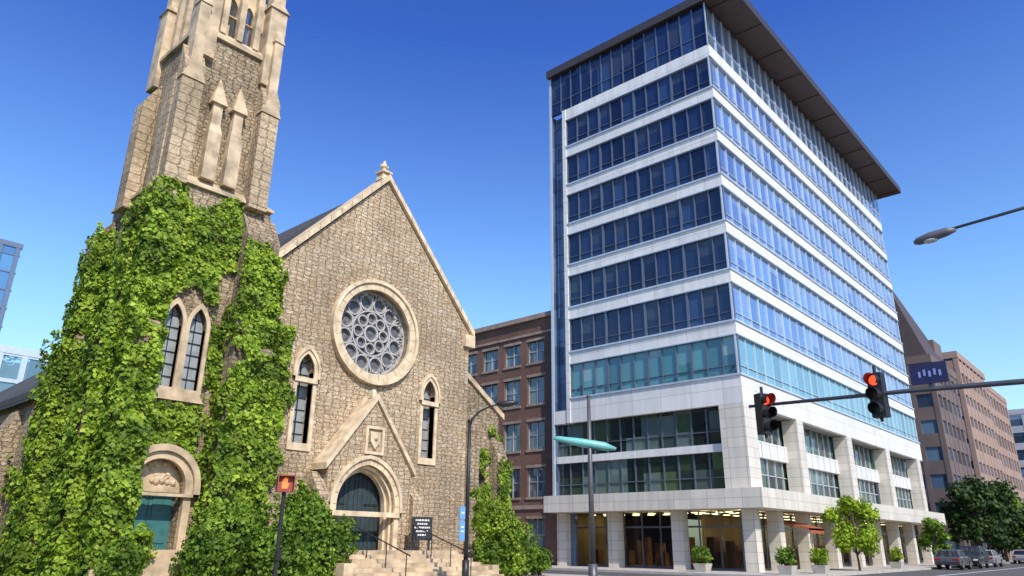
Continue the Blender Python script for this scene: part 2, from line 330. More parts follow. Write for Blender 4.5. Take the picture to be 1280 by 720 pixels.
g.tube([(GC-.23,GY+.38,PZ+1.05),(GC+.23,GY+.38,PZ+1.05)],[.09,.09],8)
g.ball((GC,GY+.38,PZ+1.07),.16)
g.obj('dressed_trim',M_trim,CH)
g=Geo()
for i in range(26):
    t=2*pi*i/26; g.tube([(GC-.1+2.04*cos(t),GY-.158,RZ+2.04*sin(t)),(GC-.1+2.33*cos(t),GY-.158,RZ+2.33*sin(t))],.012,4)
M_joint=simple('joint_mortar',(.22,.15,.09),.9)
for i in range(13):
    t=pi*i/12; g.tube([(19.65+1.55*cos(t),25.462,3.05+1.68*sin(t)),(19.65+1.72*cos(t),25.462,3.05+1.86*sin(t))],.012,4)
g.obj('voussoir_joints',M_joint,CH)
# raking coping joints
g=Geo()
for k in range(1,12):
    for s_ in (-1,1):
        t=k/12; xx=GC+s_*6.35*(1-t); zz=EZ-.15+(PZ+.1-EZ+.15)*t
        g.box(xx-.012,xx+.012,GY-.184,GY-.1,zz+.02,zz+.33)
g.obj('coping_joints',M_joint,CH)
g=Geo(); rc=(GC-.1,RZ)
def ring(cx,cz,ro,ri,n=24): g.sheet(circ(cx,cz,ro,n),[circ(cx,cz,ri,n)],GY+.28,.16)
ring(*rc,2.03,1.9,48); ring(*rc,.42,.32); ring(*rc,1.12,1.04,40)
for i in range(8):
    t=2*pi*i/8; ring(rc[0]+.73*cos(t),rc[1]+.73*sin(t),.29,.22,18)
for i in range(12):
    t=2*pi*(i+.5)/12; ring(rc[0]+1.5*cos(t),rc[1]+1.5*sin(t),.39,.315,20)
    t=2*pi*i/12; g.tube([(rc[0]+1.1*cos(t),GY+.36,rc[1]+1.1*sin(t)),(rc[0]+1.95*cos(t),GY+.36,rc[1]+1.95*sin(t))],.045,6)
for i in range(24):
    t=2*pi*(i)/24+pi/24; ring(rc[0]+1.82*cos(t),rc[1]+1.82*sin(t),.12,.08,10)
g.obj('rose_tracery',M_tracery,CH)
g=Geo(); g.box(rc[0]-2.1,rc[0]+2.1,GY+.45,GY+.5,RZ-2.2,RZ+2.2); g.obj('rose_glass',M_leaded,CH)
g=Geo()
for cx in (16.75,23.75): g.box(cx-.5,cx+.5,GY+.42,GY+.46,5.2,9.5)
g.obj('lancet_glass',M_paleglass,CH)
g=Geo()
for cx in (16.75,23.75):
    g.box(cx-.02,cx+.02,GY+.37,GY+.42,5.4,9.1)
    for k in range(7): g.box(cx-.39,cx+.39,GY+.38,GY+.41,5.8+k*.5,5.83+k*.5)
g.obj('glazing_bars',M_black,CH)
g=Geo(); g.prism([(GX0-.1,EZ-.1),(GC,PZ+.02),(GC,PZ-.3),(GX0-.1,EZ-.5)],GY+.96,GY+24); g.prism([(GX1+.3,EZ-.1),(GC+.01,PZ+.02),(GC+.01,PZ-.3),(GX1+.3,EZ-.5)],GY+.96,GY+24)
g.obj('nave_roof',M_slate,CH)
# portal
PCX=19.85; DX=19.65; PY=25.55; PL,PR=17.65,22.05; PE,PP=4.5,7.45
g=Geo()
g.sheet([(PL,0),(PR,0),(PR,PE),(PCX,PP),(PL,PE)],[darch(3.0,1.25)],PY,.94)
g.box(PL-.55,PL-.002,25.3,26.49,0,3.4); g.frus((PL-.55,PL-.002,25.3,26.49),3.4,(PL-.4,PL-.002,26.1,26.49),4.3)
g.box(PR+.002,PR+.5,25.3,26.49,0,3.4); g.frus((PR+.002,PR+.5,25.3,26.49),3.4,(PR+.002,PR+.35,26.1,26.49),4.3)
g.obj('portal_wall',M_stone,CH)
g=Geo()
for sx_ in (-1,1):
    xe=PCX+sx_*2.38
    g.prism([(xe,PE-.12),(xe,PE+.14),(PCX,PP+.32),(PCX,PP+.04)],PY-.13,PY+.93)
g.sheet(darch(3.5,1.25),[darch(3.04,1.0)],PY-.08,.3)
g.sheet(darch(3.75,2.8),[darch(3.48,2.6)],PY-.17,.25)
g.sheet(darch(3.04,1.25),[darch(2.78,1.0)],PY+.12,.25)
g.sheet(darch(2.82,1.25),[darch(2.56,1.0)],PY+.34,.25)
g.sheet(rect(PCX-.5,PCX+.5,5.15,6.35),[rect(PCX-.38,PCX+.38,5.27,6.23)],PY-.1,.2)
g.prism([(PCX-.27,6.1),(PCX+.27,6.1),(PCX+.25,5.7),(PCX,5.36),(PCX-.25,5.7)],PY-.12,PY+.02)
g.ball((PCX,PY-.12,5.85),.12)
g.frus((PCX-.15,PCX+.15,PY+.1,PY+.45),7.6,(PCX-.08,PCX+.08,PY+.2,PY+.36),8.0)
g.obj('portal_trim',M_trim,CH)
g=Geo()
for sx_ in (-1,1): g.box(DX+min(sx_*.015,sx_*1.35),DX+max(sx_*.015,sx_*1.35),PY+.84,PY+.92,1.3,4.9)
for i in range(11):
    if i!=5: g.box(DX-1.2+i*.24-.05,DX-1.2+i*.24+.05,PY+.81,PY+.839,1.3,4.8)
g.obj('doors',M_darkdoor,CH)
g=Geo()
for sx_ in (-1,1):
    for z in (1.9,3.1): g.box(DX+min(sx_*.5,sx_*1.25),DX+max(sx_*.5,sx_*1.25),PY+.79,PY+.809,z,z+.06)
g.tube([(DX-.12,PY+.76,2.3),(DX-.12,PY+.76,2.6)],.025,6).tube([(DX+.12,PY+.76,2.3),(DX+.12,PY+.76,2.6)],.025,6)
g.obj('door_ironwork',M_black,CH)
# steps + forecourt
SR=23.7
g=Geo()
for i in range(8): g.box(16.6,SR,20.9+i*.45,25.5,.13+i*.145 if i else .0,.13+(i+1)*.145)
g.box(9,16.598,24.6,26.4,0,.75); g.box(SR+.402,29.5,25.0,27,0,.7)
g.box(16.2,16.598,22.0,24.598,0,.9); g.box(SR+.002,SR+.4,22.0,25.5,0,.75)
g.box(9.9,12.5,24.2,25.88,.75,1.3); g.box(9.9,12.5,23.7,24.2,0,1.1)
g.obj('church_steps',M_trim_dk,CH)
g=Geo()
for x in (18.3,21.6):
    for i in range(4): g.tube([(x,21.2+i*1.15,.3+i*.37),(x,21.2+i*1.15,1.2+i*.37)],.022,6)
    g.tube([(x,21.0,1.15),(x,24.8,2.33)],.025,6)
g.obj('handrails',M_black,CH)
# aisle
g=Geo()
g.sheet([(26.42,0),(29.6,0),(29.6,8.3),(26.42,10.4)],[parch(28.2,.8,3,5.6,.7)],27.2,.6)
g.box(29.0,29.598,27.8,50,0,8.1)
g.box(26.42,27.2,26.3,27.19,0,7.2); g.frus((26.42,27.2,26.3,27.19),7.2,(26.42,27.2,27.1,27.19),9.0)
g.box(28.9,29.7,26.5,27.19,0,5.6); g.frus((28.9,29.7,26.5,27.19),5.6,(28.9,29.7,27.1,27.19),7.0)
for y in (32,37,42,47): g.box(29.6,30.3,y,y+.8,0,5.5); g.frus((29.6,30.3,y,y+.8),5.5,(29.6,29.7,y,y+.8),7)
g.obj('aisle_wall',M_stone_dk,CH)
g=Geo(); g.prism([(26.3,10.35),(26.3,10.65),(29.9,8.35),(29.9,8.05)],27.05,27.85); g.obj('aisle_coping',M_trim_dk,CH)
g=Geo(); g.prism([(26.3,10.4),(26.3,10.5),(29.9,8.2),(29.9,8.1)],27.86,50); g.obj('aisle_roof',M_slate,CH)
Geo().box(27.7,28.7,27.5,27.55,2.8,6.5).obj('aisle_glass',M_leaded,CH)
# west wing
g=Geo(); g.box(8.4,14,31.2,50,0,6.6)
for y in (32.2,35.6,39,42.4): g.box(7.5,8.398,y,y+.9,0,4.8); g.frus((7.5,8.398,y,y+.9),4.8,(8.2,8.398,y,y+.9),6.2)
g.obj('wing_wall',M_stone_dk,CH)
g=Geo(); g.prism([(8.1,6.4),(8.1,6.75),(14.2,11.8),(14.2,11.4)],31.2,50); g.obj('wing_roof',M_slate,CH)
# tower
TY=25.9
g=Geo(); gd=Geo()
g.sheet([(9.6,0),(13.9,0),(13.9,14.5),(9.6,14.5)],[parch(10.72,.62,6.7,9.0,.75),parch(11.62,.62,6.7,9.0,.75),rarch(11.1,1.75,1.25,3.35)],TY,.7)
g.box(9.6,13.9,TY+.702,30.9,0,14.5)
def butt(x0,x1,y0,y1,z0,z1,slope,side,g=g):
    g.box(x0,x1,y0,y1,z0,z1)
    if side=='f': g.frus((x0,x1,y0,y1),z1,(x0,x1,y1-.02,y1),z1+slope)
    elif side=='l': g.frus((x0,x1,y0,y1),z1,(x1-.02,x1,y0,y1),z1+slope)
    elif side=='r': g.frus((x0,x1,y0,y1),z1,(x0,x0+.02,y0,y1),z1+slope)
butt(9.0,9.95,24.9,TY-.002,0,8.6,.8,'f'); butt(9.04,9.91,25.2,TY-.002,9.0,13.2,1.1,'f')
butt(12.65,14.3,24.95,TY-.002,0,8.4,.8,'f'); butt(12.75,14.15,25.25,TY-.002,8.8,13.0,1.1,'f')
for y in (25.9,29.9): butt(8.5,9.598,y,y+.95,0,8.4,.9,'l'); butt(8.85,9.598,y+.03,y+.92,8.4,13.0,1.0,'l')
butt(13.902,14.4,25.95,26.48,12.0,13.4,1,'r')
g.box(9.85,13.2,26.05,30.2,14.5,21.4)
g.obj('tower_wall',M_stone_dk,CH)
butt(9.3,10.15,25.5,26.048,14.3,19.3,1.1,'f',gd); butt(12.7,13.5,25.5,26.048,14.3,19.3,1.1,'f',gd)
for y in (26.05,29.0): butt(9.25,9.848,y,y+.8,14.1,19.0,1.1,'l',gd); butt(13.202,13.6,y,y+.8,14.1,19.0,1.1,'r',gd)
gd.obj('tower_buttresses',rubble('buttress_ashlar',[(.54,.41,.26),(.60,.46,.30),(.48,.36,.22)],(.3,.22,.14),1.5,2.6,.25,bd=.02,stain=.45),CH)
g=Geo()
g.box(9.5,13.98,TY-.14,31,14.5,14.62); g.frus((9.5,13.98,TY-.1,31),14.62,(9.8,13.3,26.03,30.3),14.95)
for cx in (11.0,11.9):
    g.box(cx-.27,cx+.27,25.7,26.049,14.9,17.0); g.frus((cx-.27,cx+.27,25.7,26.049),17.0,(cx-.2,cx+.2,25.8,26.049),17.4)
    g.box(cx-.2,cx+.2,25.8,26.049,17.4,18.3); g.frus((cx-.34,cx+.34,25.68,26.049),18.3,(cx-.02,cx+.02,26.0,26.049),19.6)
g.box(9.7,13.35,25.9,30.3,21.4,21.6); g.frus((9.75,13.3,25.95,30.25),21.6,(9.9,13.15,26.1,30.1),21.85)
for (x,y) in ((9.65,25.75),(12.6,25.75),(9.65,29.5),(12.6,29.5)):
    g.box(x,x+.8,y,y+.8,20.2,24.2); g.frus((x-.08,x+.88,y-.08,y+.88),24.2,(x+.1,x+.7,y+.1,y+.7),24.6)
    g.box(x+.12,x+.68,y+.12,y+.68,24.6,28.5); g.frus((x,x+.8,y,y+.8),28.5,(x+.38,x+.42,y+.38,y+.42),31)
for x in (10.75,11.5,12.25): g.box(x-.13,x+.13,25.98,26.28,21.8,27.5)
g.sheet([(10.42,23),(12.62,23),(12.62,24.6),(10.42,24.6)],[parch(11.12,.5,23.05,23.4,.55),parch(11.87,.5,23.05,23.4,.55)],26.3,.2)
g.box(10.45,12.6,26.0,26.5,26.6,28.2)
for y in (27.2,28.1,29): g.box(9.95,10.15,y,y+.3,21.8,27.5); g.box(12.85,13.05,y,y+.3,21.8,27.5)
g.box(9.95,13.05,26.3,30.0,27.5,28.4)
g.box(11.0,12.0,28.4,28.9,21.4,27.5)
for x0,x1 in ((9.25,10.2),(12.65,13.55)):
    g.prism([(x0,18.7),(x1,18.7),((x0+x1)/2,19.9)],25.45,25.9); g.box(x0+.25,x1-.25,25.55,26.1,19.4,22.4); g.frus((x0+.2,x1-.2,25.5,26.1),22.4,((x0+x1)/2-.02,(x0+x1)/2+.02,25.9,25.95),23.6)
for cx in (10.72,11.62): g.sheet(parch(cx,.9,6.4,9.0,.98),[parch(cx,.62,6.7,9.0,.75)],TY-.09 if cx<11 else TY-.088,.3)
g.box(10.15,12.2,TY-.16,TY,6.25,6.42)
g.sheet(rarch(11.1,2.3,1.3,3.35),[rarch(11.1,1.78,1.0,3.35)],TY-.2,.5); g.sheet(rarch(11.1,2.75,3.1,3.35),[rarch(11.1,2.3,3,3.35)],TY-.32,.4)
g.box(9.97,12.2,TY+.2,TY+.4,3.15,3.35)
g.obj('tower_trim',M_trim_dk,CH)
g=Geo(); g.sheet(rarch(11.1,1.76,3.34,3.36),[],TY+.25,.1)
for i in range(26):
    t=rng.uniform(.1,pi-.1); rr=rng.uniform(.1,.75); g.ball((11.1+rr*cos(t),TY+.25,3.4+rr*sin(t)),rng.uniform(.06,.13),8,5)
g.obj('tympanum_carving',M_trim_dk,CH)
g=Geo(); g.box(10.25,11.09,TY+.45,TY+.52,1.3,3.2).box(11.11,11.95,TY+.45,TY+.52,1.3,3.2)
for cx in (10.67,11.53):
    for z in (1.5,2.4): g.box(cx-.3,cx+.3,TY+.42,TY+.45,z,z+.7)
g.obj('tower_door',M_teal,CH)
g=Geo(); g.box(10.3,12.05,TY+.25,TY+.28,6.5,9.9); g.obj('tower_glass',M_paleglass,CH)
g=Geo()
for cx in (10.72,11.62):
    g.box(cx-.015,cx+.015,TY+.21,TY+.24,6.7,9.6)
    for k in range(6): g.box(cx-.31,cx+.31,TY+.21,TY+.24,7.1+k*.45,7.13+k*.45)
g.obj('tower_glazing_bars',M_black,CH)
# ------------------------------------------------------------------ ivy
P=[];Q=[]
def nz(x,y,z,s=.6): return noise.noise(Vector((x*s,y*s,z*s)))
def ivy(plane,pos,sgn,a0,a1,z0,z1,dens,mask=None,puff=.22,edge=1.5):
    n=int(abs(a1-a0)*(z1-z0)*dens)
    for _ in range(n):
        a=random.uniform(a0,a1); z=random.uniform(z0,z1)
        q=nz(a,pos*3,z,.7)+.5*nz(a+9,pos,z,2.1)
        if z>z1-edge and (z-(z1-edge))/edge>.6+q*.9: continue
        if mask and not mask(a,z,q): continue
        bulge=max(0,.5+nz(a,pos,z,1.7)+.6*nz(a,pos+5,z*.7,4))
        d=(.05+puff*bulge)*random.uniform(.4,1.0)
        if plane=='y': P.append((a,pos+sgn*d,z)); Q.append((0,sgn*1.0,.3))
        else: P.append((pos+sgn*d,a,z)); Q.append((sgn*1.0,0,.3))
D=320
ivy('y',24.9,-1,8.85,10.05,0,9.0,D,puff=.42); ivy('y',25.2,-1,8.9,10.05,8.8,14.1,D,puff=.36)
ivy('x',9.95,1,24.9,TY,0,13.2,D*.7)
ivy('x',9.0,-1,24.8,TY,0,9.2,D*.9,puff=.3); ivy('x',9.04,-1,25.1,TY,8.8,14.0,D*.9,puff=.25)
def m1(a,z,q):
    if 10.2<a<12.13 and 6.15<z<10.6-abs(a-11.17)*.9: return False
    if (a-11.1)**2+(max(z-3.35,0))**2<1.38**2 and z<4.9: return False
    if z<3.3: return a>12.3
    if 12.15<a and 4.5<z<11.5: return q>.0
    return q>-.62
ivy('y',TY,-1,9.9,12.75,1.0,14.7,D,m1,edge=1.8,puff=.3)
ivy('y',24.95,-1,12.5,14.45,.5,9.0,D,puff=.42); ivy('y',25.25,-1,12.65,14.3,8.4,13.6,D,lambda a,z,q:q>(-.6 if a>12.9 else -.2),puff=.3,edge=2.6)
ivy('x',12.65,-1,24.95,TY,.5,12,D*.5,lambda a,z,q:q>-.1)
ivy('x',14.3,1,24.95,GY,.5,13,D*.9,edge=2.2)
ivy('x',8.5,-1,25.8,27,0,9.4,D*.9,puff=.35); ivy('x',8.5,-1,29.7,31.1,0,9.2,D*.7,puff=.35); ivy('x',9.6,-1,26.7,30,0,13.4,D*.8,puff=.5)
ivy('x',8.85,-1,25.9,26.9,8.2,13.9,D*.9);ivy('x',8.85,-1,29.9,30.9,8.2,13.4,D*.9)
ivy('y',25.9,-1,8.4,9.05,0,9.6,D*.9); ivy('y',25.93,-1,8.8,9.1,9,13.6,D*.8)
ivy('y',29.9,-1,8.4,9.6,0,9.4,D*.8,puff=.3); ivy('y',29.93,-1,8.75,9.6,9,13.8,D*.8)
ivy('y',GY,-1,14.3,16.3,.5,10.1,D,lambda a,z,q:a<15.85+q*.9,edge=1.0,puff=.3)
ivy('y',27.2,-1,26.5,29.7,.6,7.6,D*.8,lambda a,z,q:q>-.3,edge=2.8); ivy('y',26.5,-1,28.85,29.75,.6,6.6,D*.8)
ivy('y',26.3,-1,26.4,27.2,.6,5.5,D*.6,lambda a,z,q:q>0)
ivy('y',25.3,-1,17.0,17.7,.7,4.4,D*.6,lambda a,z,q:q>.0)
ivy('x',8.4,-1,31.2,42,0,5,D*.4,lambda a,z,q:q>0)
leaves('ivy',P,Q,.16,M_ivy,CH,tilt=.5)
# ------------------------------------------------------------------ shrubs
def shrub(cx,cy,z0,rx,ry,h,n,mat=M_bush,size=.13,name='shrub'):
    E=empty(name,(cx,cy,z0)); P=[];Q=[]
    lobes=[]
    for i in range(14):
        t=random.uniform(0,2*pi); k=random.uniform(.1,.62); lobes.append((k*rx*cos(t),k*ry*sin(t),random.uniform(.28,.72)*h,random.uniform(.3,.48)))
    for _ in range(n):
        lx,ly,lz,lr=random.choice(lobes)
        d=Vector((random.gauss(0,1),random.gauss(0,1),random.gauss(0,1))).normalized(); rr=random.uniform(.8,1.08)
        p=Vector((lx+d.x*rx*lr*rr,ly+d.y*ry*lr*rr,lz+d.z*h*lr*.75*rr))
        if p.z<0: p.z=random.uniform(0,.3)
        p+=Vector((nz(p.x,p.y,p.z,3),nz(p.y,p.z,p.x,3),nz(p.z,p.x,p.y,3)))*.2
        P.append(p); Q.append(d)
    leaves('foliage',P,Q,size,mat,E,tilt=.6)
    g=Geo()
    for i in range(7):
        lx,ly,lz,lr=lobes[i]; g.tube([(lx*.15,ly*.15,-.1),(lx*.6,ly*.6,lz*.6),(lx,ly,lz)],[.05,.035,.015],6)
    g.obj('stems',M_bark,E)
    return E
shrub(12.9,23.3,.2,1.6,1.1,2.7,6500); shrub(15.0,23.2,.2,1.8,1.2,3.2,9000); shrub(11.4,22.8,.1,1.0,.9,1.9,3000); shrub(14.0,22.4,.1,1.3,.8,1.9,4000); shrub(16.3,22.9,.1,1.0,.8,2.3,3500)
shrub(10.0,23.6,.8,.5,.4,1.2,1000,M_lime)
shrub(25.7,23.5,.13,1.6,1.1,3.6,9500,M_ivy); shrub(27.6,24.0,.13,1.3,.9,2.5,5000,M_bush); shrub(24.3,22.9,.13,.8,.7,1.8,2600); shrub(29.4,24.2,.13,1.0,.7,1.6,2500)
shrub(16.4,25.4,.7,.7,.5,3.4,3200,M_ivy); shrub(17.0,24.9,.75,.6,.5,1.5,1500)
shrub(9.3,23.3,.2,.8,.6,1.4,1800)
Geo().box(-60,8.9,16.8,60,-.1,.2).obj('lawn',M_grass)
# ------------------------------------------------------------------ trees
def tree(cx,cy,h,cr,trunk,n,mat,name='street_tree',size=.28,nl=26,low=.3,r0=.16):
    E=empty(name,(cx,cy,.13)); g=Geo(); P=[];Q=[]
    g.tube([(0,0,-.1),(.05,.03,trunk*.5),(.0,.08,trunk),(.1,0,h*.75)],[r0*1.25,r0,r0*.85,r0*.3],10)
    for i in range(nl):
        t=random.uniform(0,2*pi); zz=random.uniform(0,1); prof=sin(pi*min(1,max(.08,zz*.85+.12)))**.6
        k=random.uniform(.25,.85)*prof; c=Vector((cr*k*cos(t),cr*k*sin(t),h*low+(h*(1-low)-cr*.2)*zz))
        lr=cr*random.uniform(.2,.36)
        z1=max(trunk*.8,c.z-cr*.8)
        g.tube([(0,0,z1),(c.x*.5,c.y*.5,(z1+c.z)/2+.1),tuple(c)],[r0*.45,r0*.28,r0*.1],6)
        for _ in range(n//nl):
            d=Vector((random.gauss(0,1),random.gauss(0,1),random.gauss(0,.8))).normalized()*random.uniform(.35,1.15)
            P.append(c+d*lr); Q.append(d+Vector((0,0,.4)))
    g.obj('trunk',M_bark,E,smooth=True); leaves('foliage',P,Q,size,mat,E,tilt=.7)
    return E
tree(53.8,16.8,4.9,2.0,1.2,6500,M_lime,size=.2,low=.26,r0=.07)
tree(97,17.2,9.5,3.8,2.5,6000,M_dkleaf,size=.42,low=.25)
tree(109,17,9.5,4.2,2.5,6000,M_dkleaf,size=.45,low=.22)
tree(123,17,9,4.2,2.5,5000,M_bush,size=.45,low=.22)
tree(140,17,9,4.5,2.5,5000,M_dkleaf,size=.5,low=.22)
tree(75,16.8,4.2,1.6,1.4,2500,M_bush,size=.24,low=.3,r0=.06)
tree(38,-14,11,4.5,3,6000,M_bush,size=.45); tree(31,40,8,2.2,2.5,3000,M_ivy,size=.4); tree(15,-16,11,4.5,3,5000,M_bush,size=.45); tree(60,-14,10,4.5,3,5000,M_lime,size=.45)
for x,y in ((45.6,16.4),(42.2,17.0),(62,16.7),(42.0,22)):
    E=shrub(x,y,.5,.6,.6,1.1,800,M_lime if x>44 else M_bush,.14)
    Geo().frus((-.32,.32,-.32,.32),-.38,(-.42,.42,-.42,.42),.1).obj('planter',M_curb,E)
# ------------------------------------------------------------------ tall office
TB=empty('office_tower')
X0,X1,Y0,Y1,Y2=44.0,87.2,19.4,33.05,34.85; H=41.5
tops=[14.7+3.62*k for k in range(7)]; wh=2.62
g=Geo(); g2=Geo(); gl=Geo(); gr=Geo(); gt=Geo(); gtr=Geo(); mu=Geo(); mw=Geo()
zb=10.2
def band(z0,z1,geo,ex=0):
    geo.box(X0-ex,X0+.35,Y0-ex,Y1,z0,z1); geo.box(X0+.352,X1+ex,Y0-ex,Y0+.35,z0,z1)
band(zb,tops[0]-wh,g)
for k in range(6): band(tops[k],tops[k+1]-wh,g)
band(tops[6],tops[6]+1.1,g)
for k in range(7):
    z=tops[k]-wh
    mw.box(X0-.09,X0+.2,Y0-.09,Y1,z-.09,z+.03); mw.box(X0+.21,X1,Y0-.09,Y0+.2,z-.09,z+.03)
    mw.box(X0-.05,X0+.2,Y0-.05,Y1,tops[k]-.02,tops[k]+.07); mw.box(X0+.21,X1,Y0-.05,Y0+.2,tops[k]-.02,tops[k]+.07)
topz=tops[6]+1.1
for k in range(7):
    a,b=tops[k]-wh,tops[k]
    (gt if k==0 else gl).box(X0+.18,X0+.3,Y0+.18,Y1,a,b)
    (gtr if k==0 else gr).box(X0+.302,X1-.1,Y0+.18,Y0+.3,a,b)
gl.box(X0+.1,X0+.3,Y0+.1,Y2-.1,topz,H-.1); gr.box(X0+.302,X1-.1,Y0+.1,Y0+.3,topz,H-.1)
nL=12; st=(Y1-Y0)/nL
for i in range(nL+1):
    y=Y0+i*st; w=.05 if i%3 else .12
    for k in range(7): mu.box(X0+.04,X0+.179,y-w/1.5 if i else y,y+w/1.5,tops[k]-wh,tops[k])
for k in range(7): mu.box(X0+.1,X0+.179,Y0,Y1,tops[k]-wh+.62,tops[k]-wh+.66)
for i in range(15):
    y=Y0+.1+i*(Y2-Y0-.3)/14; mu.box(X0+.02,X0+.099,y-.05,y+.05,topz,H-.1)
mu.box(X0+.04,X0+.099,Y0+.1,Y2-.1,topz+1.1,topz+1.16)
nR=30; sr=(X1-X0)/nR
for i in range(nR+1):
    x=X0+i*sr; w=.035 if i%3 else .08
    for k in range(7): mw.box(x-w,x+w,Y0+.08,Y0+.179,tops[k]-wh,tops[k])
    mw.box(x-.04,x+.04,Y0+.02,Y0+.099,topz,H-.1)
for k in range(7): mw.box(X0,X1,Y0+.1,Y0+.179,tops[k]-wh+.62,tops[k]-wh+.66)
mw.box(X0,X1,Y0+.04,Y0+.099,topz+1.1,topz+1.16)
g.box(X0-.06,X0+.5,Y1+.002,Y1+.35,10.2,topz-.002)
gn=Geo(); gn.box(X0+.8,X0+1.0,Y1+.35,Y2-.2,.1,topz); gn.box(X0+.1,X0+.8,Y2-.18,Y2-.02,4.9,topz)
for k in range(22): mu.box(X0+.74,X0+.799,Y1+.35,Y2-.2,4.9+k*1.5,4.96+k*1.5)
mw.box(X0-.02,X0+.12,Y2-.2,Y2-.0,4.9,H-.1); mu.box(X0+.72,X0+.799,Y1+.95,Y1+1.02,4.9,topz)
core=Geo(); core.box(X0+1.5,X1-.32,Y0+1.6,Y2-.3,5,H-.1); core.box(X0+.36,X1-.36,Y0+.36,Y1-.1,zb+.05,H-.12)
core.box(X1-.3,X1-.05,Y0+.36,Y2,zb,H-.1)
rf=Geo(); rf.box(X0-.25,X1+1.6,Y0-2.3,Y2+.1,H,H+.55)
rf2=Geo(); rf2.box(X0-.3,X1+1.65,Y0-2.35,Y0-2.302,H-.05,H+.7); rf2.box(X0-.3,X0-.252,Y0-2.3,Y2+.1,H-.05,H+.7); rf2.box(X1+1.602,X1+1.65,Y0-2.3,Y2+.1,H-.05,H+.7)
for i in range(11):
    x=X0+1+i*4.3; rf.box(x,x+.12,Y0-2.2,Y0-.02,H-.08,H-.002)
ld=Geo()
ld.box(X0+.55,X0+.7,Y0+1.7,Y2-.1,7.8,zb); ld.box(X0+.55,X0+.7,Y0+1.7,Y2-.1,4.9,7.3)
g.box(X0+.3,X0+.7,Y0+1.7,Y2-.1,7.302,7.798)
g2.box(X0,X0+1.7,Y0,Y0+1.7,4.9,zb-.002)
for i in range(13):
    y=Y0+1.75+i*(Y2-Y0-1.95)/12
    for a,b in ((4.9,7.3),(7.8,zb)): mu.box(X0+.45,X0+.549,y-.04,y+.04,a,b)
for a,b in ((4.9,7.3),(7.8,zb)): mu.box(X0+.47,X0+.549,Y0+1.7,Y2-.1,a+.8,a+.86)
g.box(X0,X0+.9,Y1+.352,Y2,zb,11.2)
for i,cx in enumerate((53.3,64.0,74.7,85.5)): g2.box(cx-.6,cx+.6,Y0,Y0+1.1,4.9,zb-.002)
ld.box(X0+1.702,X1-.2,Y0+1.3,Y0+1.45,4.9,7.2); ld.box(X0+1.702,X1-.2,Y0+1.3,Y0+1.45,8.3,zb)
g.box(X0+1.702,X1-.2,Y0+.95,Y0+1.45,7.2,8.3)
x=X0+1.75
while x<X1-.3:
    for a,b in ((4.9,7.2),(8.3,zb)): mw.box(x-.04,x+.04,Y0+1.2,Y0+1.299,a,b)
    mw.box(x-.03,x+.03,Y0+.9,Y0+.949,7.25,8.25); x+=1.3
mw.box(X0+1.702,X1-.2,Y0+1.2,Y0+1.299,6.1,6.16)
g2.box(X0-1.1,X0+1.2,Y0-1.1,Y2,3.75,4.9); g2.box(X0+1.202,X1+.2,Y0-1.1,Y0+1.2,3.75,4.9)
core.box(X0+1.21,X1,Y0+1.21,Y2,3.9,4.6)
for y in (Y0+.1,Y0+5.0,Y0+10,Y2-1.0): g2.box(X0+.2,X0+1.0,y,y+.8,0,3.748)
for cx in (48.5,53.3,58.6,64.0,69.3,74.7,80,85.5): g2.box(cx-.4,cx+.4,Y0+.2,Y0+1.0,0,3.748)
sg=Geo(); sg.box(X0+1.6,X0+1.63,Y0+1.6,Y2,.13,3.74); sg.box(X0+1.64,X1,Y0+1.6,Y0+1.63,.13,3.74)
y=Y0+1.6
while y<Y2: mu.box(X0+1.52,X0+1.598,y-.04,y+.04,.13,3.74); y+=1.45
x=X0+1.7
while x<X1: mu.box(x-.04,x+.04,Y0+1.52,Y0+1.598,.13,3.74); x+=1.6
for z in (.13,2.7): mu.box(X0+1.54,X0+1.598,Y0+1.6,Y2,z,z+.12); mu.box(X0+1.64,X1,Y0+1.54,Y0+1.598,z,z+.12)
it=Geo(); it.box(X0+7,X1,Y0+7,Y0+7.2,0,3.8); it.box(X0+1.7,X0+7,Y2-.2,Y2-.1,0,3.8); it.box(X1-.2,X1-.01,Y0+1.7,Y0+7,0,3.8)
it.obj('shop_interior_wall',simple('interior_wall',(.5,.38,.22),.8,.6,.6),TB)
it=Geo()
for i in range(60):
    x=random.uniform(X0+2.4,X1-1); y=random.uniform(Y0+2.2,Y0+6.2)
    if i<20: x=X0+random.uniform(2.3,6); y=random.uniform(Y0+2,Y2-1)
    w=random.uniform(.3,.9); h=random.uniform(.7,2.1); it.box(x,x+w,y,y+w*.6,.13,.13+h)
it.obj('shop_furniture',simple('furniture_wood',(.4,.2,.08),.6,.7,.8),TB)
it=Geo()
for i in range(26):
    x=X0+3+i*1.6; it.box(x,x+.5,Y0+3,Y0+3.3,3.7,3.73); it.box(x,x+.5,Y0+5.5,Y0+5.8,3.7,3.73)
for i in range(9): it.box(X0+3.2,X0+3.7,Y0+3.8+i*1.3,Y0+4.1+i*1.3,3.7,3.73); it.box(X0+5.2,X0+5.7,Y0+3.8+i*1.3,Y0+4.1+i*1.3,3.7,3.73)
it.obj('shop_ceiling_lights',emis('warm_downlight',(1,.72,.38),18),TB)
g.obj('precast_spandrels',M_white,TB); g2.obj('stone_piers_and_canopy',M_cream,TB)
gl.obj('west_glass',M_glassL,TB); gr.obj('south_glass',M_glassR,TB); gt.obj('teal_glass_storey',M_glassT,TB); gtr.obj('teal_glass_side',M_glassTR,TB); gn.obj('corner_glass',M_glassN,TB)
mu.obj('mullions',M_mull,TB); mw.obj('pale_mullions',M_mullw,TB); core.obj('core',simple('core_grey',(.3,.3,.3),.8),TB)
